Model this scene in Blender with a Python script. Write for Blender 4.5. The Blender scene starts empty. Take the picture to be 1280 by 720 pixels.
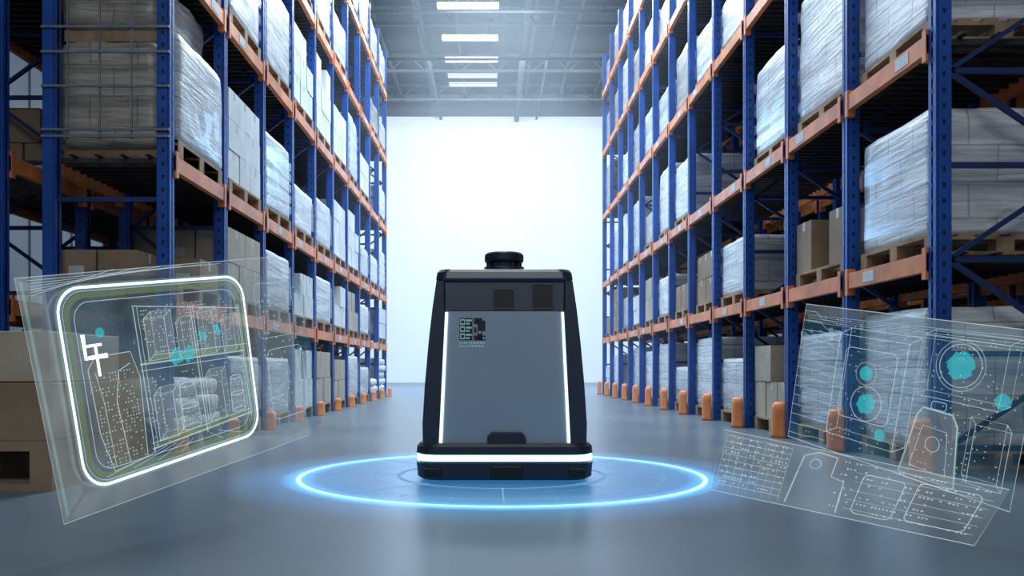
import bpy, math, random
from mathutils import Vector, noise, Matrix
random.seed(11)
F=1053.0; CX=615.0; CY=460.0; H=0.66
scene=bpy.context.scene
scene.view_settings.view_transform='Standard'
scene.view_settings.look='None'

# ------------------------------------------------------------------ materials
def newmat(name):
    m=bpy.data.materials.new(name); m.use_nodes=True
    nt=m.node_tree; b=nt.nodes['Principled BSDF']
    return m,nt,b
def simple(name,col,rough=0.5,metal=0.0,noise_amt=0.12,scale=8,bump=0.0,coat=0.0,emit=None,es=0):
    m,nt,b=newmat(name)
    b.inputs['Roughness'].default_value=rough
    b.inputs['Metallic'].default_value=metal
    b.inputs['Coat Weight'].default_value=coat
    tc=nt.nodes.new('ShaderNodeTexCoord'); n=nt.nodes.new('ShaderNodeTexNoise')
    n.inputs['Scale'].default_value=scale; n.inputs['Detail'].default_value=4
    nt.links.new(tc.outputs['Object'],n.inputs['Vector'])
    r=nt.nodes.new('ShaderNodeValToRGB')
    r.color_ramp.elements[0].position=0.3; r.color_ramp.elements[1].position=0.7
    r.color_ramp.elements[0].color=[c*(1-noise_amt) for c in col]+[1]
    r.color_ramp.elements[1].color=[min(1,c*(1+noise_amt)) for c in col]+[1]
    nt.links.new(n.outputs['Fac'],r.inputs['Fac']); nt.links.new(r.outputs['Color'],b.inputs['Base Color'])
    if bump:
        bp=nt.nodes.new('ShaderNodeBump'); bp.inputs['Strength'].default_value=bump; bp.inputs['Distance'].default_value=0.01
        nt.links.new(n.outputs['Fac'],bp.inputs['Height']); nt.links.new(bp.outputs['Normal'],b.inputs['Normal'])
    if emit:
        b.inputs['Emission Color'].default_value=(*emit,1); b.inputs['Emission Strength'].default_value=es
    return m
def emis(name,col,s,alpha=1.0):
    m=bpy.data.materials.new(name); m.use_nodes=True; nt=m.node_tree; nt.nodes.clear()
    o=nt.nodes.new('ShaderNodeOutputMaterial'); e=nt.nodes.new('ShaderNodeEmission')
    e.inputs[0].default_value=(*col,1); e.inputs[1].default_value=s
    if alpha<1:
        t=nt.nodes.new('ShaderNodeBsdfTransparent'); a=nt.nodes.new('ShaderNodeMixShader'); a.inputs[0].default_value=alpha
        nt.links.new(t.outputs[0],a.inputs[1]); nt.links.new(e.outputs[0],a.inputs[2]); nt.links.new(a.outputs[0],o.inputs[0])
    else: nt.links.new(e.outputs[0],o.inputs[0])
    return m
def glassy(name,col,es,alpha,rough=0.1,gl=0.05):
    m=bpy.data.materials.new(name); m.use_nodes=True; nt=m.node_tree; nt.nodes.clear()
    o=nt.nodes.new('ShaderNodeOutputMaterial'); e=nt.nodes.new('ShaderNodeEmission')
    e.inputs[0].default_value=(*col,1)
    tc=nt.nodes.new('ShaderNodeTexCoord'); n=nt.nodes.new('ShaderNodeTexNoise'); n.inputs['Scale'].default_value=4
    nt.links.new(tc.outputs['Object'],n.inputs['Vector'])
    mr=nt.nodes.new('ShaderNodeMapRange'); mr.inputs[1].default_value=0.3; mr.inputs[2].default_value=0.7
    mr.inputs[3].default_value=es*0.5; mr.inputs[4].default_value=es*1.5
    nt.links.new(n.outputs['Fac'],mr.inputs[0]); nt.links.new(mr.outputs[0],e.inputs[1])
    t=nt.nodes.new('ShaderNodeBsdfTransparent'); a=nt.nodes.new('ShaderNodeMixShader'); a.inputs[0].default_value=alpha
    g=nt.nodes.new('ShaderNodeBsdfGlossy'); g.inputs['Roughness'].default_value=rough
    b=nt.nodes.new('ShaderNodeMixShader'); b.inputs[0].default_value=gl
    nt.links.new(t.outputs[0],a.inputs[1]); nt.links.new(e.outputs[0],a.inputs[2])
    nt.links.new(a.outputs[0],b.inputs[1]); nt.links.new(g.outputs[0],b.inputs[2]); nt.links.new(b.outputs[0],o.inputs[0])
    return m
M={}
M['blue']=simple('rack_blue_paint',(0.006,0.075,0.36),0.4,0.1,0.25,3)
M['dblue']=simple('rack_brace_paint',(0.006,0.03,0.13),0.5,0.1,0.2,3)
M['orange']=simple('beam_orange_paint',(0.74,0.22,0.065),0.45,0.0,0.3,4)
M['protect']=simple('protector_orange',(0.72,0.23,0.07),0.5,0.0,0.15,6)
M['deck']=simple('deck_steel',(0.045,0.038,0.036),0.5,0.4,0.3,5)
M['rail']=simple('guard_rail_steel',(0.22,0.25,0.28),0.4,0.6,0.2,5)
M['label']=simple('beam_label',(0.6,0.6,0.6),0.6)
M['hole']=simple('post_slot',(0.004,0.008,0.03),0.7)
M['wood']=simple('pallet_wood',(0.34,0.23,0.14),0.8,0,0.35,6,0.3)
M['card']=simple('cardboard',(0.30,0.21,0.135),0.85,0,0.2,3,0.1)
M['cardl']=simple('cardboard_pale',(0.46,0.39,0.30),0.8,0,0.18,3,0.1)
M['cardw']=simple('cardboard_white',(0.74,0.74,0.72),0.7,0,0.12,3,0.1)
M['tape']=simple('packing_tape',(0.50,0.45,0.35),0.4)
M['sack']=simple('sack_fabric',(0.72,0.72,0.70),0.8,0,0.15,10,0.4)
def wrapmat(name,c0,c1,lo=0.38,hi=0.60):
    m,nt,b=newmat(name)
    tc=nt.nodes.new('ShaderNodeTexCoord'); mp=nt.nodes.new('ShaderNodeMapping')
    mp.inputs['Scale'].default_value=(1.2,1.2,16); mp.inputs['Rotation'].default_value=(0.32,-0.25,0.0)
    n=nt.nodes.new('ShaderNodeTexNoise'); n.inputs['Scale'].default_value=2.2; n.inputs['Detail'].default_value=7; n.inputs['Roughness'].default_value=0.6
    nt.links.new(tc.outputs['Object'],mp.inputs['Vector']); nt.links.new(mp.outputs[0],n.inputs['Vector'])
    r=nt.nodes.new('ShaderNodeValToRGB'); r.color_ramp.elements[0].position=lo; r.color_ramp.elements[1].position=hi
    r.color_ramp.elements[0].color=(*c0,1); r.color_ramp.elements[1].color=(*c1,1)
    nt.links.new(n.outputs['Fac'],r.inputs['Fac'])
    br=nt.nodes.new('ShaderNodeTexBrick'); br.offset=0.5; br.inputs['Scale'].default_value=1.0
    br.inputs['Brick Width'].default_value=0.37; br.inputs['Row Height'].default_value=0.24; br.inputs['Mortar Size'].default_value=0.006
    br.inputs['Color1'].default_value=(1,1,1,1); br.inputs['Color2'].default_value=(0.86,0.85,0.82,1); br.inputs['Mortar'].default_value=(0.45,0.45,0.45,1)
    sx=nt.nodes.new('ShaderNodeSeparateXYZ'); ad=nt.nodes.new('ShaderNodeMath'); cb=nt.nodes.new('ShaderNodeCombineXYZ')
    nt.links.new(tc.outputs['Object'],sx.inputs[0]); nt.links.new(sx.outputs[0],ad.inputs[0]); nt.links.new(sx.outputs[1],ad.inputs[1])
    nt.links.new(ad.outputs[0],cb.inputs[0]); nt.links.new(sx.outputs[2],cb.inputs[1]); nt.links.new(cb.outputs[0],br.inputs['Vector'])
    mx=nt.nodes.new('ShaderNodeMixRGB'); mx.blend_type='MULTIPLY'; mx.inputs[0].default_value=0.8
    nt.links.new(r.outputs[0],mx.inputs[1]); nt.links.new(br.outputs['Color'],mx.inputs[2])
    oi=nt.nodes.new('ShaderNodeObjectInfo'); hv=nt.nodes.new('ShaderNodeHueSaturation')
    mr=nt.nodes.new('ShaderNodeMapRange'); mr.inputs[3].default_value=0.72; mr.inputs[4].default_value=1.08
    nt.links.new(oi.outputs['Random'],mr.inputs[0]); nt.links.new(mr.outputs[0],hv.inputs['Value']); nt.links.new(mx.outputs[0],hv.inputs['Color'])
    nt.links.new(hv.outputs[0],b.inputs['Base Color'])
    bp=nt.nodes.new('ShaderNodeBump'); bp.inputs['Strength'].default_value=0.6; bp.inputs['Distance'].default_value=0.02
    nt.links.new(n.outputs['Fac'],bp.inputs['Height']); nt.links.new(bp.outputs[0],b.inputs['Normal'])
    b.inputs['Roughness'].default_value=0.38; b.inputs['Coat Weight'].default_value=0.2
    return m
M['wrap']=wrapmat('stretch_wrap_white',(0.60,0.61,0.62),(0.90,0.91,0.92))
M['wrap2']=wrapmat('stretch_wrap_beige',(0.32,0.29,0.24),(0.52,0.48,0.42))
M['film']=glassy('stretch_film',(0.8,0.9,1),0.0,0.0,0.15,0.22)

# ------------------------------------------------------------------ mesh builder
class MB:
    def __init__(s): s.v=[];s.f=[];s.m=[]
    def add(s,vs,fs,mi=0):
        o=len(s.v); s.v+= [tuple(v) for v in vs]; s.f+=[tuple(i+o for i in f) for f in fs]; s.m+=[mi]*len(fs)
    def box(s,x0,x1,y0,y1,z0,z1,mi=0):
        s.add([(x0,y0,z0),(x1,y0,z0),(x1,y1,z0),(x0,y1,z0),(x0,y0,z1),(x1,y0,z1),(x1,y1,z1),(x0,y1,z1)],
              [(0,3,2,1),(4,5,6,7),(0,1,5,4),(1,2,6,5),(2,3,7,6),(3,0,4,7)],mi)
    def bar(s,p,q,w,h,mi=0):
        p=Vector(p);q=Vector(q);d=(q-p).normalized()
        up=Vector((0,0,1)) if abs(d.z)<0.95 else Vector((0,1,0))
        a=d.cross(up).normalized()*w/2; b=a.cross(d).normalized()*h/2
        s.add([p-a-b,p+a-b,p+a+b,p-a+b,q-a-b,q+a-b,q+a+b,q-a+b],
              [(0,1,2,3),(4,7,6,5),(0,4,5,1),(1,5,6,2),(2,6,7,3),(3,7,4,0)],mi)
    def cyl(s,c,r0,r1,z0,z1,n=32,mi=0):
        vs=[];
        for z,r in((z0,r0),(z1,r1)):
            for i in range(n):
                a=2*math.pi*i/n; vs.append((c[0]+r*math.cos(a),c[1]+r*math.sin(a),z))
        fs=[(i,(i+1)%n,n+(i+1)%n,n+i) for i in range(n)]+[tuple(reversed(range(n))),tuple(range(n,2*n))]
        s.add(vs,fs,mi)
    def xcyl(s,x0,x1,y,z,r,n=20,mi=0):
        vs=[(x,y+r*math.cos(2*math.pi*i/n),z+r*math.sin(2*math.pi*i/n)) for x in (x0,x1) for i in range(n)]
        fs=[(i,(i+1)%n,n+(i+1)%n,n+i) for i in range(n)]+[tuple(reversed(range(n))),tuple(range(n,2*n))]
        s.add(vs,fs,mi)
    def loft(s,secs,cx,cy,n=8,mi=0):
        rings=[]
        for z,hw,y0,y1,r in secs:
            pts=[]
            for (qx,qy,a0) in ((hw-r,y1-r,0),(-hw+r,y1-r,90),(-hw+r,y0+r,180),(hw-r,y0+r,270)):
                for k in range(n+1):
                    a=math.radians(a0+90*k/n); pts.append((cx+qx+r*math.cos(a),qy+r*math.sin(a)+cy,z))
            rings.append(pts)
        N=len(rings[0]); vs=[p for r in rings for p in r]; fs=[]
        for k in range(len(rings)-1):
            for i in range(N): fs.append((k*N+i,k*N+(i+1)%N,(k+1)*N+(i+1)%N,(k+1)*N+i))
        fs.append(tuple(reversed(range(N)))); fs.append(tuple(range((len(rings)-1)*N,len(rings)*N)))
        s.add(vs,fs,mi)
    def mesh(s,name,mats,smooth=False):
        me=bpy.data.meshes.new(name); me.from_pydata(s.v,[],s.f)
        for m in mats: me.materials.append(M[m] if isinstance(m,str) else m)
        me.polygons.foreach_set('material_index',s.m)
        if smooth: me.polygons.foreach_set('use_smooth',[True]*len(s.f))
        me.update(); return me
    def obj(s,name,mats,parent=None,bevel=0,smooth=False,loc=None):
        o=bpy.data.objects.new(name,s.mesh(name,mats,smooth)); scene.collection.objects.link(o)
        if parent: o.parent=parent
        if loc: o.location=loc
        if bevel:
            b=o.modifiers.new('bevel','BEVEL'); b.width=bevel; b.segments=2; b.limit_method='ANGLE'
        return o
def empty(name,loc=(0,0,0)):
    e=bpy.data.objects.new(name,None); scene.collection.objects.link(e); e.location=loc; e.empty_display_size=0.2; return e

# ------------------------------------------------------------------ room
XL,XR,YB,YF,HC=-11.0,11.5,-5.0,38.0,13.0
m,nt,b=newmat('polished_concrete')
tc=nt.nodes.new('ShaderNodeTexCoord'); n1=nt.nodes.new('ShaderNodeTexNoise'); n1.inputs['Scale'].default_value=0.5; n1.inputs['Detail'].default_value=8
n2=nt.nodes.new('ShaderNodeTexNoise'); n2.inputs['Scale'].default_value=25; n2.inputs['Detail'].default_value=5
nt.links.new(tc.outputs['Object'],n1.inputs['Vector']); nt.links.new(tc.outputs['Object'],n2.inputs['Vector'])
r=nt.nodes.new('ShaderNodeValToRGB'); r.color_ramp.elements[0].position=0.3; r.color_ramp.elements[1].position=0.7
r.color_ramp.elements[0].color=(0.095,0.135,0.16,1); r.color_ramp.elements[1].color=(0.145,0.185,0.215,1)
nt.links.new(n1.outputs['Fac'],r.inputs['Fac']); nt.links.new(r.outputs[0],b.inputs['Base Color'])
mr=nt.nodes.new('ShaderNodeMapRange'); mr.inputs[3].default_value=0.24; mr.inputs[4].default_value=0.38
nt.links.new(n1.outputs['Fac'],mr.inputs[0]); nt.links.new(mr.outputs[0],b.inputs['Roughness'])
bp=nt.nodes.new('ShaderNodeBump'); bp.inputs['Strength'].default_value=0.04; nt.links.new(n2.outputs['Fac'],bp.inputs['Height']); nt.links.new(bp.outputs[0],b.inputs['Normal'])
M['floor']=m
q=MB(); q.box(XL,XR,YB,YF,-0.2,0); q.obj('floor',['floor'])
M['wallw']=simple('white_wall_panel_glow',(0.76,0.82,0.89),0.8,0,0.02,0.3,emit=(0.82,0.91,1.0),es=0.26)  # slight even emission added to the wall so it looks brightly lit
M['wallg']=simple('grey_wall_cladding',(0.17,0.185,0.20),0.7,0,0.08,0.5)
M['ceil']=simple('ceiling_sheet',(0.05,0.055,0.06),0.8,0,0.1,0.5)
M['steel']=simple('roof_steel',(0.08,0.088,0.095),0.6,0.2,0.15,2)
M['lamp']=emis('lamp_tube',(0.9,0.96,1.0),6)
M['lampd']=emis('lamp_tube_dim',(0.85,0.93,1.0),0.9)
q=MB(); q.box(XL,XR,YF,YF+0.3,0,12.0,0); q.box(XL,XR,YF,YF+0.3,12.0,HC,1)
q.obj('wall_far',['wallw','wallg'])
q=MB(); q.box(XL-0.3,XL,YB,YF,0,HC)
for i in range(43): q.box(XL,XL+0.05,YB+i,YB+i+0.5,0,HC)
q.obj('wall_left',['wallg'])
q=MB(); q.box(XR,XR+0.3,YB,YF,0,HC)
for i in range(43): q.box(XR-0.05,XR,YB+i,YB+i+0.5,0,HC)
q.obj('wall_right',['wallg'])
q=MB(); q.box(XL,XR,YB,YF,HC,HC+0.2)
q.obj('ceiling',['ceil'])
for k,y in enumerate([6,10.5,15,19.5,24,28.5,33,36.5]):
    q=MB(); q.box(XL,XR,y-0.06,y+0.06,HC-0.14,HC-0.02); q.box(XL,XR,y-0.06,y+0.06,HC-0.75,HC-0.66)
    x=XL
    while x<XR-1.2:
        q.bar((x,y,HC-0.7),(x+0.7,y,HC-0.1),0.04,0.04); q.bar((x+0.7,y,HC-0.1),(x+1.4,y,HC-0.7),0.04,0.04); x+=1.4
    q.obj('roof_truss',['steel'])
q=MB()
for x in (-8,-6,-4,-2.6,-1.2,1.5,3,4.5,6,8): q.box(x-0.05,x+0.05,YB,YF,HC-0.35,HC-0.15)
q.obj('roof_purlins',['steel'])
q=MB()
for x,z,r_ in ((1.1,HC-1.15,0.1),(2.0,HC-1.1,0.05),(-2.3,HC-1.1,0.06)):
    q.bar((x,YB,z),(x,YF,z),r_*2,r_*2)
for y in (26,30,34.5): q.bar((XL,y,HC-1.35),(XR,y,HC-1.35),0.09,0.09)
q.obj('ceiling_pipes',['steel'],bevel=0.02)
def area(name,loc,rot,sx,sy,e,col):
    l=bpy.data.lights.new(name,'AREA'); l.shape='RECTANGLE'; l.size=sx; l.size_y=sy; l.energy=e; l.color=col
    o=bpy.data.objects.new(name,l); scene.collection.objects.link(o); o.location=loc; o.rotation_euler=rot; return o
for y,lm in ((26.3,'lamp'),(28.85,'lamp'),(30.9,'lamp'),(32.6,'lampd'),(33.6,'lampd')):
    q=MB(); q.box(-1.75,0.25,y-0.16,y+0.16,HC-1.05,HC-0.98,0); q.box(-1.7,0.2,y-0.13,y+0.13,HC-1.08,HC-1.05,1)
    q.box(-1.7,0.2,y-0.165,y-0.16,HC-1.05,HC-0.99,1)
    q.bar((-1.4,y,HC-1),(-1.4,y,HC),0.02,0.02,0); q.bar((-0.1,y,HC-1),(-0.1,y,HC),0.02,0.02,0)
    q.obj('ceiling_lamp',['steel',lm])
# thin scattering haze volume in the aisle and end zone
hz=bpy.data.materials.new('aisle_haze'); hz.use_nodes=True; nt=hz.node_tree; nt.nodes.clear()
o_=nt.nodes.new('ShaderNodeOutputMaterial'); vs_=nt.nodes.new('ShaderNodeVolumeScatter')
vs_.inputs['Color'].default_value=(0.75,0.88,1,1); vs_.inputs['Density'].default_value=0.010; vs_.inputs['Anisotropy'].default_value=0.3
nt.links.new(vs_.outputs[0],o_.inputs['Volume']); M['haze']=hz
q=MB(); q.box(-2.25,2.6,9.0,37.9,0.02,11.0); q.obj('aisle_haze',['haze'])

# ------------------------------------------------------------------ racks
def rack(name,xf,xb,ys,levels,top,seed,endbrace=True):
    rnd=random.Random(seed)
    e=empty(name)
    s=1 if xb>xf else -1
    q=MB(); pw=0.10
    for yi,y in enumerate(ys):
        for x in (xf+s*pw/2,xb-s*pw/2):
            q.box(x-pw/2,x+pw/2,y-0.01,y+0.01,0,top,0)
            q.box(x-pw/2,x-pw/2+0.012,y-0.045,y+0.045,0,top,0)
            q.box(x+pw/2-0.012,x+pw/2,y-0.045,y+0.045,0,top,0)
            q.box(x-0.035,x+0.035,y-0.05,y-0.01,0,top,0)
            q.box(x-0.09,x+0.09,y-0.07,y+0.07,0,0.012,0)
        z=0.1
        while z<min(top,5.5) and y<12:
            xx=xf-s*0.001
            q.box(min(xx,xx+s*0.004),max(xx,xx+s*0.004),y-0.012,y+0.012,z,z+0.035,2)
            q.box(xf+s*pw/2-0.01,xf+s*pw/2+0.01,y-0.053,y-0.05,z,z+0.03,2)
            z+=0.1
        a,bk=xf+s*pw,xb-s*pw
        if yi==0 and not endbrace:
            for z in (0.15,0.75,1.35,1.95): q.bar((a,y,z),(bk,y,z),0.03,0.035,1)
            q.bar((a,y,0.15),(bk,y,0.75),0.03,0.03,1); q.bar((bk,y,1.35),(a,y,0.75),0.03,0.03,1)
            for z in (2.42,2.47,2.80,3.06,3.25,3.6): q.bar((xf,y-0.06,z),(xb,y-0.06,z),0.018,0.018,3)
            for t in (0.3,0.55,0.8): q.bar((xf+(xb-xf)*t,y-0.045,2.4),(xf+(xb-xf)*t,y-0.045,3.6),0.012,0.012,3)
            continue
        z=0.15; k=0
        while z<top-0.6:
            q.bar((a,y,z),(bk,y,z),0.03,0.035,1)
            q.bar((a,y,z),(bk,y,z+0.6) ,0.03,0.03,1) if k%2==0 else q.bar((bk,y,z),(a,y,z+0.6),0.03,0.03,1)
            z+=0.6;k+=1
    q.obj('uprights',['blue','dblue','hole','rail'],e)
    q=MB(); y0,y1=ys[0],ys[-1]
    for L in levels:
        for i in range(len(ys)-1):
            a,b_=ys[i]+0.045,ys[i+1]-0.045
            for x,fr in ((xf,1),(xb,0)):
                xa=x-s*0.012*fr
                x0,x1=sorted((xa,xa+s*0.05*(1 if fr else -1)))
                q.box(x0,x1,a,b_,L-0.12,L,0)
                for yy in (a,b_-0.05):
                    q.box(x0-0.006,x1+0.006,yy,yy+0.05,L-0.17,L+0.035,0)
                if fr and rnd.random()<0.7:
                    yc=a+(b_-a)*rnd.uniform(0.25,0.75)
                    xo=xf-s*0.015
                    q.box(min(xo,xo+s*0.004),max(xo,xo+s*0.004),yc-0.09,yc+0.09,L-0.10,L-0.02,1)
    q.obj('load_beams',['orange','label'],e)
    q=MB()
    for L in levels:
        y=y0+0.08
        while y<y1:
            q.box(min(xf,xb)+0.04,max(xf,xb)-0.04,y,y+0.03,L-0.05,L-0.012,0)
            y+=0.12
        for t in (0.2,0.4,0.6,0.8):
            x=xf+(xb-xf)*t
            q.box(x-0.015,x+0.015,y0,y1,L-0.012,L,0)
    q.obj('deck_bars',['deck'],e)
    return e
def protector(x,y,s,sc=1.0):
    q=MB(); n=10; R=0.085
    pts=[]
    for k in range(n+1):
        a=math.pi*(k/n)-math.pi/2
        pts.append((math.cos(a)*R, math.sin(a)*R))
    vs=[];hts=[0.0,0.03,0.26,0.31,0.33]; rr=[1.15,1.0,1.0,0.9,0.6]
    for z,f in zip(hts,rr):
        for (px,py) in pts: vs.append((-s*(px*f+0.02),py*f,z*sc))
    N=n+1; fs=[]
    for k in range(len(hts)-1):
        for i in range(n): fs.append((k*N+i,k*N+i+1,(k+1)*N+i+1,(k+1)*N+i))
    q.add(vs,fs,0); o=q.obj('post_protector',['protect'],smooth=True,loc=(x,y,0))
    so=o.modifiers.new('s','SOLIDIFY'); so.thickness=0.012
RXF,RXB=2.80,3.90
LXF,LXB=-2.45,-3.42
rys=[5.36+1.33*i for i in range(13)]
lys=[6.45+1.31*i for i in range(11)]
RL=[1.40,2.80,4.50,6.1,7.6]; LL=[1.19,2.30,3.9,5.5,7.0]
rack('pallet_rack',RXF,RXB,rys,RL,8.6,1)
rack('pallet_rack',LXF,LXB,lys,LL,8.0,2,False)
rack('pallet_rack',4.15,5.2,rys,RL,8.6,3)
rack('pallet_rack',-3.72,-4.75,lys,LL,8.0,4)
for y in rys: protector(RXF-0.02,y,1)
for y in lys: protector(LXF+0.02,y,-1,0.6)

# ------------------------------------------------------------------ pallet loads
def pallet(q,w,d,mi=0):
    for i in range(6):
        x0=-w/2+i*(w-0.1)/5; q.box(x0,x0+0.1,-d/2,d/2,0.118,0.14,mi)
    for y in (-d/2,-0.05,d/2-0.1):
        q.box(-w/2,w/2,y,y+0.1,0.098,0.118,mi)
        for x in (-w/2,-0.06,w/2-0.12): q.box(x,x+0.12,y,y+0.1,0.022,0.098,mi)
        q.box(-w/2,w/2,y,y+0.1,0.0,0.022,mi)
def lumpbox(q,x0,x1,y0,y1,z0,z1,n,amp,rad,seed,mi):
    nx,ny,nz=n
    vs=[];idx={};fs=[]
    c=Vector(((x0+x1)/2,(y0+y1)/2,(z0+z1)/2)); h=Vector(((x1-x0)/2,(y1-y0)/2,(z1-z0)/2))
    def vid(i,j,k):
        if (i,j,k) in idx: return idx[(i,j,k)]
        p=Vector((2*i/nx-1,2*j/ny-1,2*k/nz-1))
        P=Vector((p.x*h.x,p.y*h.y,p.z*h.z))
        inner=Vector([max(-(h[a]-rad),min(h[a]-rad,P[a])) for a in range(3)])
        dd=P-inner
        if dd.length>1e-6: P=inner+dd.normalized()*min(rad,dd.length*1.0)
        nn=noise.noise(P*3.5+Vector((seed*7.1,seed,0)))+0.5*noise.noise(P*9+Vector((seed,3,0)))
        out=Vector((P.x/h.x,P.y/h.y,P.z/h.z*0.6))
        P=P+out.normalized()*nn*amp if k>0 else P
        idx[(i,j,k)]=len(vs); vs.append(c+P); return idx[(i,j,k)]
    for i in range(nx):
        for j in range(ny):
            fs.append((vid(i,j,0),vid(i,j+1,0),vid(i+1,j+1,0),vid(i+1,j,0)))
            fs.append((vid(i,j,nz),vid(i+1,j,nz),vid(i+1,j+1,nz),vid(i,j+1,nz)))
    for i in range(nx):
        for k in range(nz):
            fs.append((vid(i,0,k),vid(i+1,0,k),vid(i+1,0,k+1),vid(i,0,k+1)))
            fs.append((vid(i,ny,k),vid(i,ny,k+1),vid(i+1,ny,k+1),vid(i+1,ny,k)))
    for j in range(ny):
        for k in range(nz):
            fs.append((vid(0,j,k),vid(0,j,k+1),vid(0,j+1,k+1),vid(0,j+1,k)))
            fs.append((vid(nx,j,k),vid(nx,j+1,k),vid(nx,j+1,k+1),vid(nx,j,k+1)))
    q.add(vs,fs,mi)
W,D=0.96,1.06
def wrapped(h,seed,mat='wrap'):
    q=MB(); pallet(q,W,D,0)
    rd=random.Random(seed)
    lumpbox(q,-W/2+0.01,W/2-0.01,-D/2+0.02,D/2-0.02,0.13,h*0.97,(14,14,14),0.013,0.025,seed,1)
    for k in range(5):
        z=0.22+(h-0.35)*k/5; dz=rd.uniform(-0.08,0.1)
        a=W/2+0.004; bb=D/2-0.008; t=0.10
        P=[(-a,-bb,z),(a,-bb,z+dz),(a,bb,z),(-a,bb,z-dz)]
        for i in range(4):
            p=P[i];r=P[(i+1)%4]
            q.add([p,r,(r[0],r[1],r[2]+t),(p[0],p[1],p[2]+t)],[(0,1,2,3)],2)
    return q.mesh('wrapped_%d'%seed,['wood',mat,'film'],True)
def flat(me,thr=None):
    for p in me.polygons:
        if p.material_index==0: p.use_smooth=False
    return me
def cartons(h,seed,mat='card'):
    q=MB(); pallet(q,W,D,0); rd=random.Random(seed)
    nz=max(1,int((h-0.14)/0.27)); hz=(h-0.14)/nz
    for k in range(nz):
        nx,ny=rd.choice([(2,3),(3,2)])
        for i in range(nx):
            for j in range(ny):
                if k==nz-1 and rd.random()<0.25: continue
                g=rd.uniform(0.004,0.015); cw,cd=W/nx,D/ny
                x0,y0=-W/2+i*cw+g,-D/2+j*cd+g; x1,y1=x0+cw-2*g,y0+cd-2*g; z0,z1=0.14+k*hz,0.14+(k+1)*hz-0.006
                q.box(x0,x1,y0,y1,z0,z1,1)
                ym=(y0+y1)/2; q.box(x0-0.001,x1+0.001,ym-0.025,ym+0.025,z1-0.08,z1+0.001,2)
                xm=(x0+x1)/2; 
                if rd.random()<0.5: q.box(xm-0.06,xm+0.06,y0-0.001,y1+0.001,z0+0.05,z0+0.13,3)
    return q.mesh('cartons_%d'%seed,['wood',mat,'tape','label'])
def sacks(h,seed):
    q=MB(); pallet(q,W,D,0); rd=random.Random(seed)
    nz=max(1,int((h-0.14)/0.15)); 
    for k in range(nz):
        z0=0.135+k*0.145
        for i in range(2):
            for j in range(2):
                if k==nz-1 and rd.random()<0.3: continue
                x0=-W/2+i*W/2+rd.uniform(-.01,.02); y0=-D/2+j*D/2+rd.uniform(-.01,.02)
                lumpbox(q,x0,x0+W/2-0.01,y0,y0+D/2-0.01,z0,z0+0.155,(6,6,4),0.02,0.06,seed+k*4+i*2+j,1)
    return q.mesh('sacks_%d'%seed,['wood','sack'],True)
LIB={'w':{}, 'b':{}, 'c':{}, 's':{}, 'p':{}, 'v':{}}
def getload(kind,h):
    h=round(h,1); v=random.randint(0,1); key=(h,v)
    if key not in LIB[kind]:
        sd=int(h*10)*3+v
        LIB[kind][key]= flat({'w':lambda:wrapped(h,sd),'b':lambda:wrapped(h,sd+50,'wrap2'),'c':lambda:cartons(h,sd),'p':lambda:cartons(h,sd+9,'cardl'),'v':lambda:cartons(h,sd+19,'cardw'),'s':lambda:sacks(h,sd)}[kind]())
    return LIB[kind][key]
NM={'w':'wrapped_pallet_load','b':'wrapped_pallet_load','c':'carton_pallet_load','p':'carton_pallet_load','v':'carton_pallet_load','s':'sack_pallet_load'}
def place(kind,h,x,y,z):
    o=bpy.data.objects.new(NM[kind],getload(kind,h)); scene.collection.objects.link(o)
    o.location=(x,y,z+0.001); o.rotation_euler=(0,0,random.choice([0,math.pi])+random.uniform(-0.025,0.025))
def fill(xc,ys,levels,kinds,prob,seed,skip=()):
    random.seed(seed)
    lv=[0.0]+levels
    for li,L in enumerate(lv):
        gap=(lv[li+1]-L-0.25) if li<len(lv)-1 else 1.2
        for i in range(len(ys)-1):
            if (li,i) in skip: continue
            if random.random()>prob[min(li,len(prob)-1)]: continue
            k=random.choice(kinds[min(li,len(kinds)-1)])
            h=min(gap,random.uniform(0.7,1.25))
            place(k,math.floor(h*10)/10,xc,(ys[i]+ys[i+1])/2,L)
KR=['wwvpww','wvcpbw','wwwbv','wwwwb','wwwwb']
KL=['pwvsw','wvwvp','wwwvw','wwwwv','wwwb']
xr=(RXF+RXB)/2; xl=(LXF+LXB)/2
hb=0.665
fill(xr,rys,RL,KR,[0.9,0.85,0.85,0.85,0.85],5,skip={(0,0),(1,0),(1,1),(1,2),(2,0),(2,1),(2,2),(2,3),(0,1),(0,2),(1,3)})
place('w',1.1,xr,rys[0]+hb,0); place('w',1.0,xr,rys[1]+hb,0); place('p',0.9,xr,rys[2]+hb,0)
place('w',1.0,xr,rys[0]+hb,1.40); place('c',0.6,xr,rys[1]+hb+0.05,1.4); place('w',0.8,xr,rys[3]+hb,1.4)
place('w',1.1,xr,rys[0]+hb,2.8); place('w',1.3,xr,rys[1]+hb,2.8); place('w',1.1,xr,rys[2]+hb,2.8)
fill(xl,lys,LL,KL,[0.95,0.92,1,0.92,0.9],8,skip={(2,0),(1,0)})
place('c',0.4,xl,lys[0]+0.655,1.19)
fill(4.68,rys,RL,['ccpb']*5,[0.5,0.45,0.4,0.6,0.6],21)
fill(-4.24,lys,LL,['ccpb']*5,[0.6,0.4,0.5,0.6,0.6],22,skip={(1,0)})
yc=lys[0]+0.655
e=empty('mixed_bundle_load',(-2.93,yc,2.30))
q=MB()
for z in (0.0,0.94):
    for y in (-0.45,0,0.4): q.box(-0.45,0.31,y,y+0.08,z,z+0.09,0)
lumpbox(q,-0.46,0.33,-0.54,0.54,0.09,0.93,(14,14,12),0.02,0.08,3,1)
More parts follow.
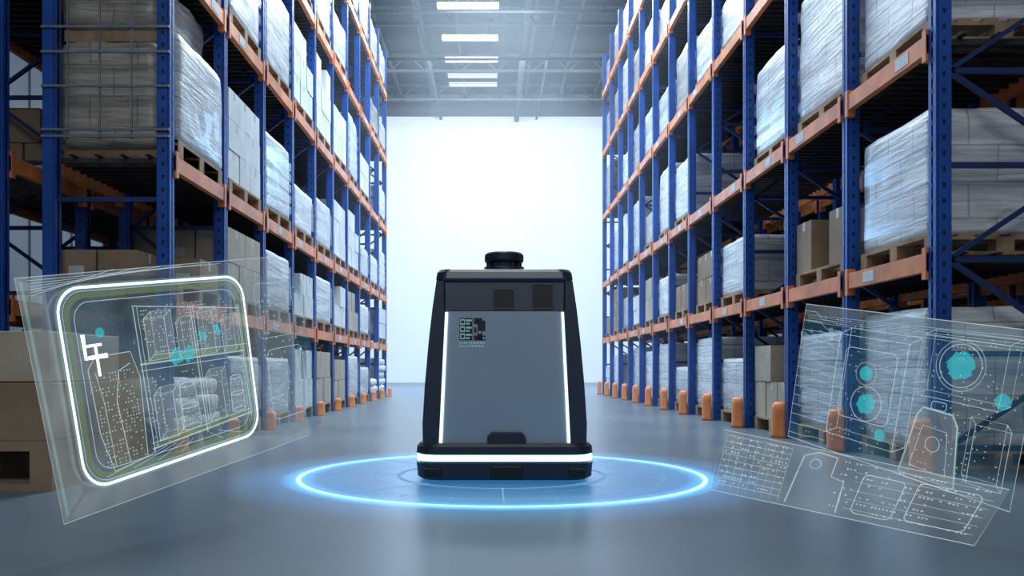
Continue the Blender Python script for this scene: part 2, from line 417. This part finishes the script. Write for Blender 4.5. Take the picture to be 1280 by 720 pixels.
lumpbox(q,-0.46,0.33,-0.54,0.54,1.03,1.46,(14,14,8),0.02,0.08,5,1)
o=q.obj('beige_bundles',['wood','wrap2'],e,smooth=True); flat(o.data)
q=MB(); pallet(q,0.14,1.06); lumpbox(q,-0.07,0.07,-0.53,0.53,0.135,0.98,(4,14,14),0.012,0.02,9,1)
o=q.obj('white_wrapped_stack',['wood','wrap'],e,smooth=True,loc=(0.415,0,0.001)); flat(o.data)

# ------------------------------------------------------------------ cardboard box stack (bottom-left)
e=empty('cardboard_box_stack',(-2.85,4.95,0))
q=MB()
q.box(-0.55,0.5,-0.45,0.5,0.27,0.58,0); q.box(-0.55,0.46,-0.40,0.45,0.585,0.86,1)
q.box(-0.551,0.501,-0.03,0.03,0.5,0.581,2); q.box(-0.03,0.03,-0.452,0.502,0.5,0.582,2); q.box(-0.03,0.03,-0.402,0.452,0.80,0.862,2)
q.obj('cartons',['card','cardl','tape'],e,bevel=0.006)
q=MB()
q.box(-0.55,0.5,-0.45,0.5,0.215,0.27,0)
for x in (-0.55,-0.06,0.38): q.box(x,x+0.12,-0.45,0.5,0.04,0.215,0)
q.box(-0.55,0.5,-0.45,0.5,0.0,0.04,0)
q.obj('base_pallet',['card'],e)

# ------------------------------------------------------------------ robot
M['navy']=simple('robot_navy_plastic',(0.014,0.026,0.050),0.34,0,0.08,20,coat=0.25)
M['visor']=simple('robot_visor',(0.050,0.068,0.095),0.35,0,0.05,20,coat=0.2)
M['black']=simple('robot_gloss_black',(0.001,0.0015,0.002),0.4,0,0.05,20)
M['rub']=simple('robot_bumper_rubber',(0.012,0.020,0.036),0.42,0,0.1,30)
M['panel']=simple('robot_grey_panel',(0.30,0.37,0.44),0.42,0.15,0.04,1.5)
M['led']=emis('robot_led_strip',(0.40,0.85,1.0),3.0)
M['ledw']=emis('robot_led_edge',(0.70,0.93,1.0),1.8)
M['qr_k']=simple('label_ink',(0.01,0.01,0.012),0.6); M['qr_g']=simple('label_mint',(0.50,0.86,0.78),0.6)
RX,RY=0.073,5.22
rb=empty('warehouse_robot',(RX,RY,0.006))
def fy(z): return -0.385+max(0,z-0.2)*0.09
q=MB()
q.loft([(0.012,0.475,-0.40,0.42,0.10),(0.03,0.505,-0.43,0.45,0.12),(0.112,0.512,-0.435,0.455,0.12)],0,0)
q.loft([(0.165,0.512,-0.435,0.455,0.12),(0.205,0.508,-0.43,0.45,0.12),(0.222,0.49,-0.41,0.43,0.12)],0,0)
q.loft([(0.112,0.495,-0.418,0.438,0.12),(0.165,0.495,-0.418,0.438,0.12)],0,0)
q.obj('bumper_base',['rub'],rb,smooth=False)
q=MB()
for s in (-1,1):
    for y in (-0.2,0.25): q.xcyl(0.36*s-0.03,0.36*s+0.03,y,0.045,0.045)
q.obj('wheels',['black'],rb)
q=MB(); q.loft([(0.122,0.509,-0.432,0.452,0.12),(0.157,0.509,-0.432,0.452,0.12)],0,0); q.obj('led_strip',['led'],rb)
q=MB()
secs=[(0.2,0.477,.075),(0.32,0.479,.075),(0.55,0.468,.075),(0.8,0.449,.075),(1.0,0.428,.075),(1.12,0.408,.075),(1.175,0.392,.07)]
q.loft([(z,hw,fy(z)+0.03,0.40-(z-0.2)*0.08,r) for z,hw,r in secs],0,0,10)
q.obj('body_shell',['navy'],rb)
q=MB(); q.loft([(1.165,0.398,fy(1.165)-0.005,0.33,.07),(1.178,0.404,fy(1.165)-0.015,0.335,.075),(1.215,0.398,fy(1.2)-0.01,0.33,.075),(1.232,0.385,fy(1.2)+0.005,0.32,.07),(1.238,0.36,fy(1.2)+0.03,0.29,.06)],0,0,10)
q.obj('top_cover',['navy'],rb)
def prism(q,pts,o0,o1,mi):
    n=len(pts); vs=[(x,fy(z)+o0,z) for x,z in pts]+[(x,fy(z)+o1,z) for x,z in pts]
    fs=[tuple(range(n)),tuple(reversed(range(n,2*n)))]+[(i,n+i,n+(i+1)%n,(i+1)%n) for i in range(n)]
    q.add(vs,fs,mi)
q=MB()
for s in (-1,1):
    pts=[(0.378*s,0.205),(0.470*s,0.205),(0.474*s,0.33),(0.462*s,0.55),(0.442*s,0.8),(0.421*s,1.0),(0.398*s,1.165),(0.352*s,1.165),(0.352*s,0.99),(0.345*s,0.985)]
    if s<0: pts=pts[::-1]
    prism(q,pts,-0.0,0.09,0)
q.obj('side_columns',['navy'],rb,bevel=0.014)
q=MB(); prism(q,[(-0.345,0.985),(0.345,0.985),(0.352,1.165),(-0.352,1.165)],0.014,0.06,0); q.obj('sensor_visor',['visor'],rb,bevel=0.004)
q=MB(); prism(q,[(-0.36,0.215),(0.362,0.215),(0.336,0.985),(-0.330,0.985)],0.006,0.06,0); q.obj('front_panel',['panel'],rb,bevel=0.005)
q=MB()
for s in (-1,1):
    pts=[(0.361*s,0.225),(0.377*s,0.225),(0.345*s,0.98),(0.331*s,0.98)]
    if s<0: pts=pts[::-1]
    prism(q,pts,-0.002,0.03,0)
q.obj('edge_leds',['ledw'],rb)
q=MB()
for (a,b_,c,d) in ((-0.062,0.055,1.005,1.11),(0.165,0.28,1.005,1.14)):
    prism(q,[(a,c),(b_,c),(b_,d),(a,d)],0.009,0.03,0)
    t=0.006
    for r_ in ([(a-t,c-t),(b_+t,c-t),(b_+t,c),(a-t,c)],[(a-t,d),(b_+t,d),(b_+t,d+t),(a-t,d+t)],[(a-t,c),(a,c),(a,d),(a-t,d)],[(b_,c),(b_+t,c),(b_+t,d),(b_,d)]): prism(q,r_,0.004,0.03,1)
q.obj('camera_sensors',['black','visor'],rb)
q=MB()
prism(q,[(-0.10,0.2),(0.12,0.2),(0.12,0.262),(0.095,0.287),(-0.075,0.287),(-0.10,0.262)],-0.03,0.05,0)
q.obj('charging_port_cover',['rub'],rb,bevel=0.006)
q=MB()
for s in (-1,1): q.box(0.41*s-0.05,0.41*s+0.05,-0.44,-0.425,0.03,0.085,0)
q.box(-0.08,0.1,-0.442,-0.43,0.02,0.095,0)
q.obj('bumper_scanners',['black'],rb,bevel=0.004)
q=MB(); rd=random.Random(4); x0,z0=-0.262,0.815
def R_(u0,u1,v0,v1,mi,o=0.003): prism(q,[(x0+u0,z0+v0),(x0+u1,z0+v0),(x0+u1,z0+v1),(x0+u0,z0+v1)],o,0.007,mi)
R_(0,0.075,0.0,0.13,0,0.005)
for v in (0.006,0.048,0.09): 
    R_(0.004,0.032,v,v+0.034,1); R_(0.010,0.026,v+0.009,v+0.025,0,0.001)
    R_(0.037,0.071,v+0.020,v+0.032,1); R_(0.037,0.060,v+0.002,v+0.012,1)
R_(0.084,0.150,0.0,0.028,0); R_(0.105,0.132,0.0,0.13,0); R_(0.084,0.110,0.095,0.13,0); R_(0.132,0.150,0.055,0.115,0); R_(0.084,0.098,0.045,0.075,0)
R_(0.112,0.124,0.04,0.052,1,0.001); R_(0.136,0.146,0.008,0.018,1,0.001)
for rr_ in range(2):
    x=x0
    while x<x0+0.14:
        w_=rd.uniform(0.006,0.016); prism(q,[(x,z0-0.022-rr_*0.018),(x+w_,z0-0.022-rr_*0.018),(x+w_,z0-0.010-rr_*0.018),(x,z0-0.010-rr_*0.018)],0.003,0.007,1); x+=w_+0.005
q.obj('emblem_print',['qr_k','qr_g'],rb)
q=MB()
lx,ly=0.0,-0.12
q.cyl((lx,ly),0.125,0.122,1.232,1.262,40,0); q.cyl((lx,ly),0.095,0.095,1.262,1.29,40,1); q.cyl((lx,ly),0.112,0.118,1.29,1.298,40,0)
q.cyl((lx,ly),0.118,0.118,1.298,1.335,40,1); q.cyl((lx,ly),0.118,0.105,1.335,1.348,40,0)
for k in range(12):
    a=k*math.pi/6; q.cyl((lx+0.10*math.cos(a),ly+0.10*math.sin(a)),0.008,0.008,1.262,1.29,8,0)
q.obj('lidar_turret',['navy','rub'],rb,bevel=0.003)

# ------------------------------------------------------------------ floor ring (projected safety light)
def glowmat(name,col,prof):
    m=bpy.data.materials.new(name); m.use_nodes=True; nt=m.node_tree; nt.nodes.clear()
    o=nt.nodes.new('ShaderNodeOutputMaterial'); e=nt.nodes.new('ShaderNodeEmission'); t=nt.nodes.new('ShaderNodeBsdfTransparent'); ad=nt.nodes.new('ShaderNodeAddShader')
    tc=nt.nodes.new('ShaderNodeTexCoord'); ln=nt.nodes.new('ShaderNodeVectorMath'); ln.operation='LENGTH'
    nt.links.new(tc.outputs['Object'],ln.inputs[0])
    mr=nt.nodes.new('ShaderNodeMapRange'); mr.inputs[2].default_value=1.7; nt.links.new(ln.outputs['Value'],mr.inputs[0])
    r=nt.nodes.new('ShaderNodeValToRGB'); cr=r.color_ramp
    cr.elements[0].position=0; cr.elements[0].color=(prof[0][1],)*3+(1,)
    cr.elements[1].position=1; cr.elements[1].color=(prof[-1][1],)*3+(1,)
    for p,v in prof[1:-1]:
        el=cr.elements.new(p/1.7); el.color=(v,v,v,1)
    nt.links.new(mr.outputs[0],r.inputs[0]); nt.links.new(r.outputs[0],e.inputs[1]); e.inputs[0].default_value=(*col,1)
    nt.links.new(e.outputs[0],ad.inputs[0]); nt.links.new(t.outputs[0],ad.inputs[1]); nt.links.new(ad.outputs[0],o.inputs[0])
    return m
M['halo']=glowmat('projected_light_halo',(0.08,0.42,1.0),[(0,0.20),(0.9,0.22),(1.12,0.28),(1.21,0.8),(1.25,0.8),(1.34,0.18),(1.7,0.0)])
M['ring']=emis('projected_light_ring',(0.32,0.76,1.0),2.6)
M['ringd']=emis('projected_light_thin',(0.25,0.6,1.0),0.75)
rg=empty('projected_light_ring',(RX-0.015,5.22,0))
def annulus(q,r0,r1,z,mi,a0=0,a1=2*math.pi,n=128):
    vs=[];fs=[]
    for k in range(n+1):
        a=a0+(a1-a0)*k/n; vs+= [(r0*math.cos(a),r0*math.sin(a),z),(r1*math.cos(a),r1*math.sin(a),z)]
    for k in range(n): fs.append((2*k,2*k+1,2*k+3,2*k+2))
    q.add(vs,fs,mi)
q=MB(); annulus(q,0.001,1.7,0.002,0); q.obj('halo',['halo'],rg)
q=MB(); annulus(q,1.212,1.24,0.004,0); annulus(q,0.99,0.996,0.004,1); annulus(q,0.78,0.785,0.004,1); annulus(q,0.62,0.64,0.004,1)
for k in range(24):
    a=2*math.pi*k/24; r0=0.99 if k%3 else 0.6; r1=1.05 if k%3 else 1.2
    q.bar((r0*math.cos(a),r0*math.sin(a),0.004),(r1*math.cos(a),r1*math.sin(a),0.004),0.008,0.001,1)
q.obj('ring_lines',['ring','ringd'],rg)

# ------------------------------------------------------------------ holographic displays
M['hg']=glassy('holo_sheet_clear',(0.65,0.78,0.82),0.45,0.20,0.05,0.06)
M['hb']=glassy('holo_sheet_blue',(0.13,0.42,0.66),0.34,0.24,0.05,0.04)
M['hw']=emis('holo_line_white',(0.85,1.0,0.95),1.8)
M['hwa']=emis('holo_line_soft',(0.70,0.92,0.98),0.95,0.48)
M['hc']=emis('holo_cyan',(0.04,0.66,0.76),0.85,0.55)
M['hgn']=emis('holo_green_edge',(0.42,0.60,0.24),0.42,0.45)
M['hhalo']=emis('holo_line_halo',(0.45,0.85,0.85),0.7,0.25)
M['hol']=emis('holo_olive_fill',(0.34,0.27,0.14),0.5,0.40)
M['hgy']=emis('holo_grey_fill',(0.50,0.58,0.60),0.55,0.35)
def px(x,y,d): return Vector(((x-CX)*d/F,d,H-(y-CY)*d/F))
class Panel:
    def __init__(s,name,TL,TR,BL,BR,scale=1.0):
        s.TL,s.TR,s.BL,s.BR=TL,TR,BL,BR
        c=(TL+TR+BL+BR)/4; s.c=c; s.e=empty(name,c)
        s.n=((TR-TL).cross(BL-TL)).normalized()
        if s.n.y>0: s.n=-s.n
        s.q=MB(); s.mats=['hg','hb','hw','hwa','hc','hgn','hhalo','hol','hgy']
        s.au=((TR-TL).length+(BR-BL).length)/2; s.av=((BL-TL).length+(BR-TR).length)/2
    def P(s,u,v,o=0):
        p=(s.TL*(1-u)+s.TR*u)*(1-v)+(s.BL*(1-u)+s.BR*u)*v
        return p-s.c+s.n*o
    def poly(s,pts,mi,o=0.0):
        s.q.add([s.P(u,v,o) for u,v in pts],[tuple(range(len(pts)))],mi)
    def line(s,pts,w,mi,o=0.004,closed=False):
        n=len(pts)
        rng=range(n if closed else n-1)
        P=[s.P(t[0],t[1],o+(t[2] if len(t)>2 else 0)) for t in pts]
        L=[];
        for i in range(n):
            a=P[(i-1)%n] if (closed or i>0) else P[i]; b=P[(i+1)%n] if (closed or i<n-1) else P[i]
            t=(b-a).normalized(); L.append(t.cross(s.n).normalized()*w/2)
        vs=[];
        for p,l in zip(P,L): vs+=[p-l,p+l]
        fs=[(2*i,2*i+1,2*((i+1)%n)+1,2*((i+1)%n)) for i in rng]
        s.q.add(vs,fs,mi)
    def rr(s,u0,v0,u1,v1,r,n=8):
        ru,rv=r/s.au,r/s.av; pts=[]
        for cu,cv,a0 in ((u1-ru,v0+rv,-90),(u1-ru,v1-rv,0),(u0+ru,v1-rv,90),(u0+ru,v0+rv,180)):
            for k in range(n+1):
                a=math.radians(a0+90*k/n); pts.append((cu+ru*math.cos(a),cv+rv*math.sin(a)))
        return pts
    def disc(s,u,v,r,mi,o=0.004,n=24,jit=0,seed=0):
        rd=random.Random(seed)
        s.poly([(u+r*(1+jit*rd.uniform(-1,1))/s.au*math.cos(2*math.pi*k/n),v+r*(1+jit*rd.uniform(-1,1))/s.av*math.sin(2*math.pi*k/n)) for k in range(n)],mi,o)
    def circ(s,u,v,r,w,mi,n=32):
        s.line([(u+r/s.au*math.cos(2*math.pi*k/n),v+r/s.av*math.sin(2*math.pi*k/n)) for k in range(n)],w,mi,closed=True)
    def dots(s,u0,v0,u1,v1,nu,nv,sz,mi,p,seed):
        rd=random.Random(seed)
        for i in range(nu):
            for j in range(nv):
                if rd.random()<p:
                    u=u0+(u1-u0)*i/nu; v=v0+(v1-v0)*j/nv; a,b=sz/s.au,sz/s.av
                    s.poly([(u,v),(u+a*rd.uniform(0.6,1.8),v),(u+a,v+b),(u,v+b)],mi,0.004)
    def wbox(s,u0,v0,u1,v1,du,dv,w,mi,fill=None):
        A=[(u0,v0),(u1,v0),(u1,v1),(u0,v1)]; B=[(u+du,v+dv) for u,v in A]
        if fill is not None:
            s.poly(A,fill,0.002); s.poly([A[0],A[1],B[1],B[0]],fill,0.001); s.poly([A[1],A[2],B[2],B[1]],fill,0.001)
        s.line(A,w,mi,0.004,True); s.line(B,w*0.7,mi,0.004,True)
        for a,b in zip(A,B): s.line([a,b],w*0.7,mi)
    def jar(s,u,v0,v1,w,mi=3):
        h=v1-v0
        L=[(u-w*0.38,v0),(u-w*0.45,v0+h*0.3),(u-w*0.5,v1)]; Rr=[(u+w*0.38,v0),(u+w*0.45,v0+h*0.3),(u+w*0.5,v1)]
        s.poly(L+Rr[::-1],8,0.002); s.line(L,0.003,mi); s.line(Rr,0.003,mi)
        for vv,ww in ((v0,0.38),(v0+h*0.5,0.47),(v1,0.5)):
            s.line([(u+w*ww*math.cos(a*math.pi/8),vv+h*0.06*math.sin(a*math.pi/8)) for a in range(16)],0.003,mi,0.004,True)
    def done(s): s.q.obj('display_graphics',s.mats,s.e)
p=Panel('holographic_display',px(66,362,3.0),px(300,345,3.85),px(108,614,3.0),px(324,540,3.85))
O=[(-0.13,-0.07),(1.32,-0.12),(1.42,1.14),(-0.10,1.12)]
p.poly(O,0,-0.02); p.line(O,0.003,3,-0.02,True)
p.poly([(-0.13,-0.07),(-0.02,0.0),(0.0,1.0),(-0.10,1.12)],0,-0.018); p.poly([(-0.10,1.12),(0.02,1.01),(1.0,1.02),(1.42,1.14)],0,-0.018)
p.line([(-0.11,-0.05),(-0.08,1.09)],0.012,6,-0.018)
p.poly([(1.08,0.0),(1.5,0.05),(1.55,1.1),(1.1,1.10)],1,-0.03)
R=p.rr(0,0,1,1,0.10)
p.poly(R,1,-0.004); p.line(R,0.026,6,0.002,True); p.line(R,0.010,2,0.005,True)
p.line(p.rr(0.035,0.04,0.965,0.96,0.085),0.022,5,0.003,True); p.line(p.rr(0.065,0.075,0.94,0.93,0.07),0.003,3,0.004,True); p.line(p.rr(0.018,0.02,0.985,0.98,0.09),0.003,3,0.004,True)
bag=[(0.09,0.42),(0.13,0.36),(0.30,0.36),(0.33,0.5),(0.31,0.93),(0.14,0.95),(0.10,0.75)]
p.poly(bag,7,0.002); p.line(bag,0.004,3,0.004,True)
p.line([(0.22,0.93),(0.20,0.6),(0.23,0.45),(0.29,0.42)],0.004,3); p.line([(0.15,0.93),(0.14,0.6),(0.12,0.44)],0.003,3)
p.line([(0.09,0.24),(0.09,0.36),(0.19,0.36)],0.018,2); p.line([(0.14,0.30),(0.14,0.46)],0.012,2); p.line([(0.10,0.30),(0.17,0.30)],0.010,2)
p.dots(0.11,0.45,0.31,0.93,14,26,0.005,3,0.45,12)
# wireframe shelving drawn in two-point perspective with crates on it
for a,b_,w_ in (((0.34,0.44),(0.96,0.47),0.006),((0.34,0.475),(0.96,0.50),0.003),((0.42,0.40),(0.98,0.43),0.003),((0.34,0.90),(0.96,0.86),0.006),((0.34,0.87),(0.96,0.835),0.003),((0.34,0.12),(0.96,0.20),0.004)): p.line([a,b_],w_,3)
p.poly([(0.34,0.44),(0.96,0.47),(0.98,0.43),(0.42,0.40)],5,0.001); p.poly([(0.34,0.90),(0.96,0.86),(0.98,0.82),(0.42,0.85)],5,0.001)
for u,t in ((0.345,0.02),(0.655,0.015),(0.95,0.01)):
    p.line([(u,0.10+u*0.08),(u+0.005,0.94-u*0.06)],0.005,3); p.line([(u+t,0.10+u*0.08),(u+t+0.005,0.92-u*0.06)],0.003,3)
p.wbox(0.39,0.20,0.50,0.43,0.04,-0.04,0.004,3,8); p.wbox(0.56,0.24,0.64,0.44,0.03,-0.03,0.003,3,8); p.wbox(0.69,0.20,0.78,0.45,0.03,-0.03,0.003,3,8); p.wbox(0.83,0.26,0.91,0.455,0.02,-0.03,0.003,3,8)
p.wbox(0.385,0.62,0.49,0.87,0.04,-0.04,0.004,3,8); p.jar(0.575,0.60,0.84,0.11); p.wbox(0.69,0.58,0.79,0.845,0.03,-0.04,0.003,3,8); p.jar(0.88,0.62,0.82,0.09)
p.disc(0.54,0.43,0.036,4,jit=0.3,seed=1); p.disc(0.61,0.43,0.030,4,0.005,jit=0.35,seed=2); p.disc(0.71,0.34,0.022,4,jit=0.5,seed=3); p.disc(0.80,0.32,0.02,4,jit=0.5,seed=5); p.disc(0.17,0.24,0.020,4,seed=4)
for k in range(7): p.line([(0.10+0.13*k,0.965),(0.42+0.05*k,0.905)],0.002,3)
p.dots(0.38,0.13,0.9,0.4,40,14,0.005,3,0.3,7); p.dots(0.36,0.52,0.93,0.9,40,18,0.005,3,0.22,8); p.dots(1.1,0.1,1.45,0.95,14,24,0.007,3,0.2,9)
p.line(p.rr(1.12,0.5,1.40,0.96,0.04),0.003,3,0.002,True); p.line(p.rr(1.08,0.06,1.36,0.42,0.03),0.002,3,0.002,True)
for k in range(6): p.line([(-0.08,0.02-0.015*k),(0.3+0.12*k,-0.09)],0.002,3,-0.018)
p.done()
p=Panel('holographic_display',px(1008,380,4.0),px(1305,415,3.1),px(985,545,4.0),px(1262,640,3.1))
p.poly([(0,0),(1,0),(1,1),(0,1)],1,-0.004)
p.poly([(0,0),(1,0),(1.0,0.06),(0,0.08)],0,-0.002)
p.line([(0,0),(1,0),(1,1),(0,1)],0.004,3,0.0,True)
p.disc(0.35,0.42,0.032,4); p.circ(0.35,0.42,0.05,0.002,3); p.disc(0.37,0.62,0.045,4,jit=0.12,seed=1); p.circ(0.37,0.62,0.075,0.003,3)
p.disc(0.455,0.80,0.025,4); p.disc(0.735,0.26,0.055,4,0.004,jit=0.12,seed=2); p.circ(0.735,0.26,0.085,0.003,3); p.circ(0.735,0.26,0.10,0.002,3); p.disc(0.91,0.42,0.03,4,0.004)
p.wbox(0.20,0.18,0.52,0.88,0.05,-0.05,0.004,3); p.line(p.rr(0.24,0.26,0.48,0.74,0.03),0.003,3,0.004,True)
p.wbox(0.58,0.10,0.90,0.48,0.04,-0.04,0.003,3)
mb=[(0.56,0.98),(0.60,0.60),(0.62,0.55),(0.74,0.56),(0.765,0.62),(0.79,0.98)]
p.poly(mb,8,0.001); p.line(mb,0.010,6); p.line(mb,0.004,3,0.005,True)
p.line([(0.60,0.92),(0.63,0.66),(0.73,0.67),(0.75,0.93)],0.003,3,0.005,True); p.line([(0.55,0.98),(0.55,1.0),(0.80,1.0),(0.80,0.98)],0.004,3)
p.line(p.rr(0.65,0.50,0.71,0.55,0.01),0.003,3,0.004,True)
p.circ(0.68,0.76,0.03,0.003,3); p.wbox(0.83,0.58,0.96,0.92,-0.02,-0.04,0.003,3)
for k in range(14): p.line([(0.0,0.05+0.07*k),(0.06+0.03*(k%4),0.05+0.07*k),(0.10+0.03*(k%4),0.1+0.065*k),(0.2,0.1+0.065*k)],0.002,3)
for k in range(5): p.line([(0.02,0.08+0.012*k),(0.98,0.04+0.02*k)],0.0015,3)
p.dots(0.05,0.08,0.97,0.95,60,26,0.0045,3,0.2,17)
p.done()
p=Panel('holographic_display',px(905,537,3.5),px(1262,612,2.7),px(888,612,3.4),px(1218,682,2.65))
p.poly([(0,0),(1,0),(1,1),(0,1)],0,-0.004)
p.line([(0,0),(1,0),(1,1),(0,1)],0.003,3,0.0,True)
p.line([(0.33,0.95),(0.35,0.15),(0.40,0.05),(0.47,0.08),(0.47,0.4),(0.52,0.45),(0.53,0.95)],0.005,3); p.circ(0.40,0.25,0.02,0.003,3)
p.line(p.rr(0.58,0.25,0.72,0.9,0.02),0.003,3,0.004,True); p.line(p.rr(0.76,0.2,0.95,0.85,0.02),0.003,3,0.004,True)
for k in range(9): p.line([(0.02,0.08+0.1*k),(0.30,0.08+0.1*k)],0.0018,3)
for k in range(6): p.line([(0.55,0.1+0.15*k),(0.98,0.1+0.15*k)],0.0015,3)
for k in range(9): p.line([(0.02+0.035*k,0.04),(0.02+0.035*k,0.96)],0.0012,3)
p.dots(0.03,0.08,0.30,0.9,20,10,0.006,3,0.35,27); p.dots(0.5,0.1,0.97,0.95,36,8,0.006,3,0.35,28)
p.done()

# ------------------------------------------------------------------ lights
C1=(0.88,0.94,1.0)
for y,e_ in ((5,130),(10,260),(15,450),(20,680),(25,700)):
    area('aisle_lamp',(0.1,y,11.7),(0,0,0),3.0,1.2,e_,C1)
area('wall_fill_light',(0,30,11.2),(math.radians(58),0,0),9,1.5,950,C1)  # added light without a fixture, aimed at the far wall to brighten it
area('end_zone_blue_fill',(-4.5,26,6.0),(0,math.radians(-55),0),5,5,1000,(0.26,0.58,1))  # added blue lights hidden behind the racks, tint floor and rack ends
area('end_zone_blue_fill',(4.8,26,6.0),(0,math.radians(55),0),5,5,1000,(0.26,0.58,1))
area('aisle_fill_light',(0,12.5,8.6),(0,0,0),1.5,8,800,(0.48,0.74,1.0))  # added bluish fill above the frame, brightens the goods facing the aisle
area('front_fill_light',(0,-2.5,6.5),(math.radians(52),0,0),6,2.5,180,(0.95,0.97,1.0))  # added soft fill from behind the camera, not a fixture of the hall
w=bpy.data.worlds.new('world'); scene.world=w; w.use_nodes=True
w.node_tree.nodes['Background'].inputs[0].default_value=(0.65,0.8,1,1); w.node_tree.nodes['Background'].inputs[1].default_value=0.24
# ------------------------------------------------------------------ camera
cd=bpy.data.cameras.new('camera'); cam=bpy.data.objects.new('camera',cd); scene.collection.objects.link(cam)
cam.location=(0,0,H); cam.rotation_euler=(math.pi/2,0,0)
cd.sensor_width=36; cd.lens=F/1280*36; cd.shift_x=(640-CX)/1280; cd.shift_y=(CY-360)/1280
cd.clip_start=0.05; cd.clip_end=200
scene.camera=cam
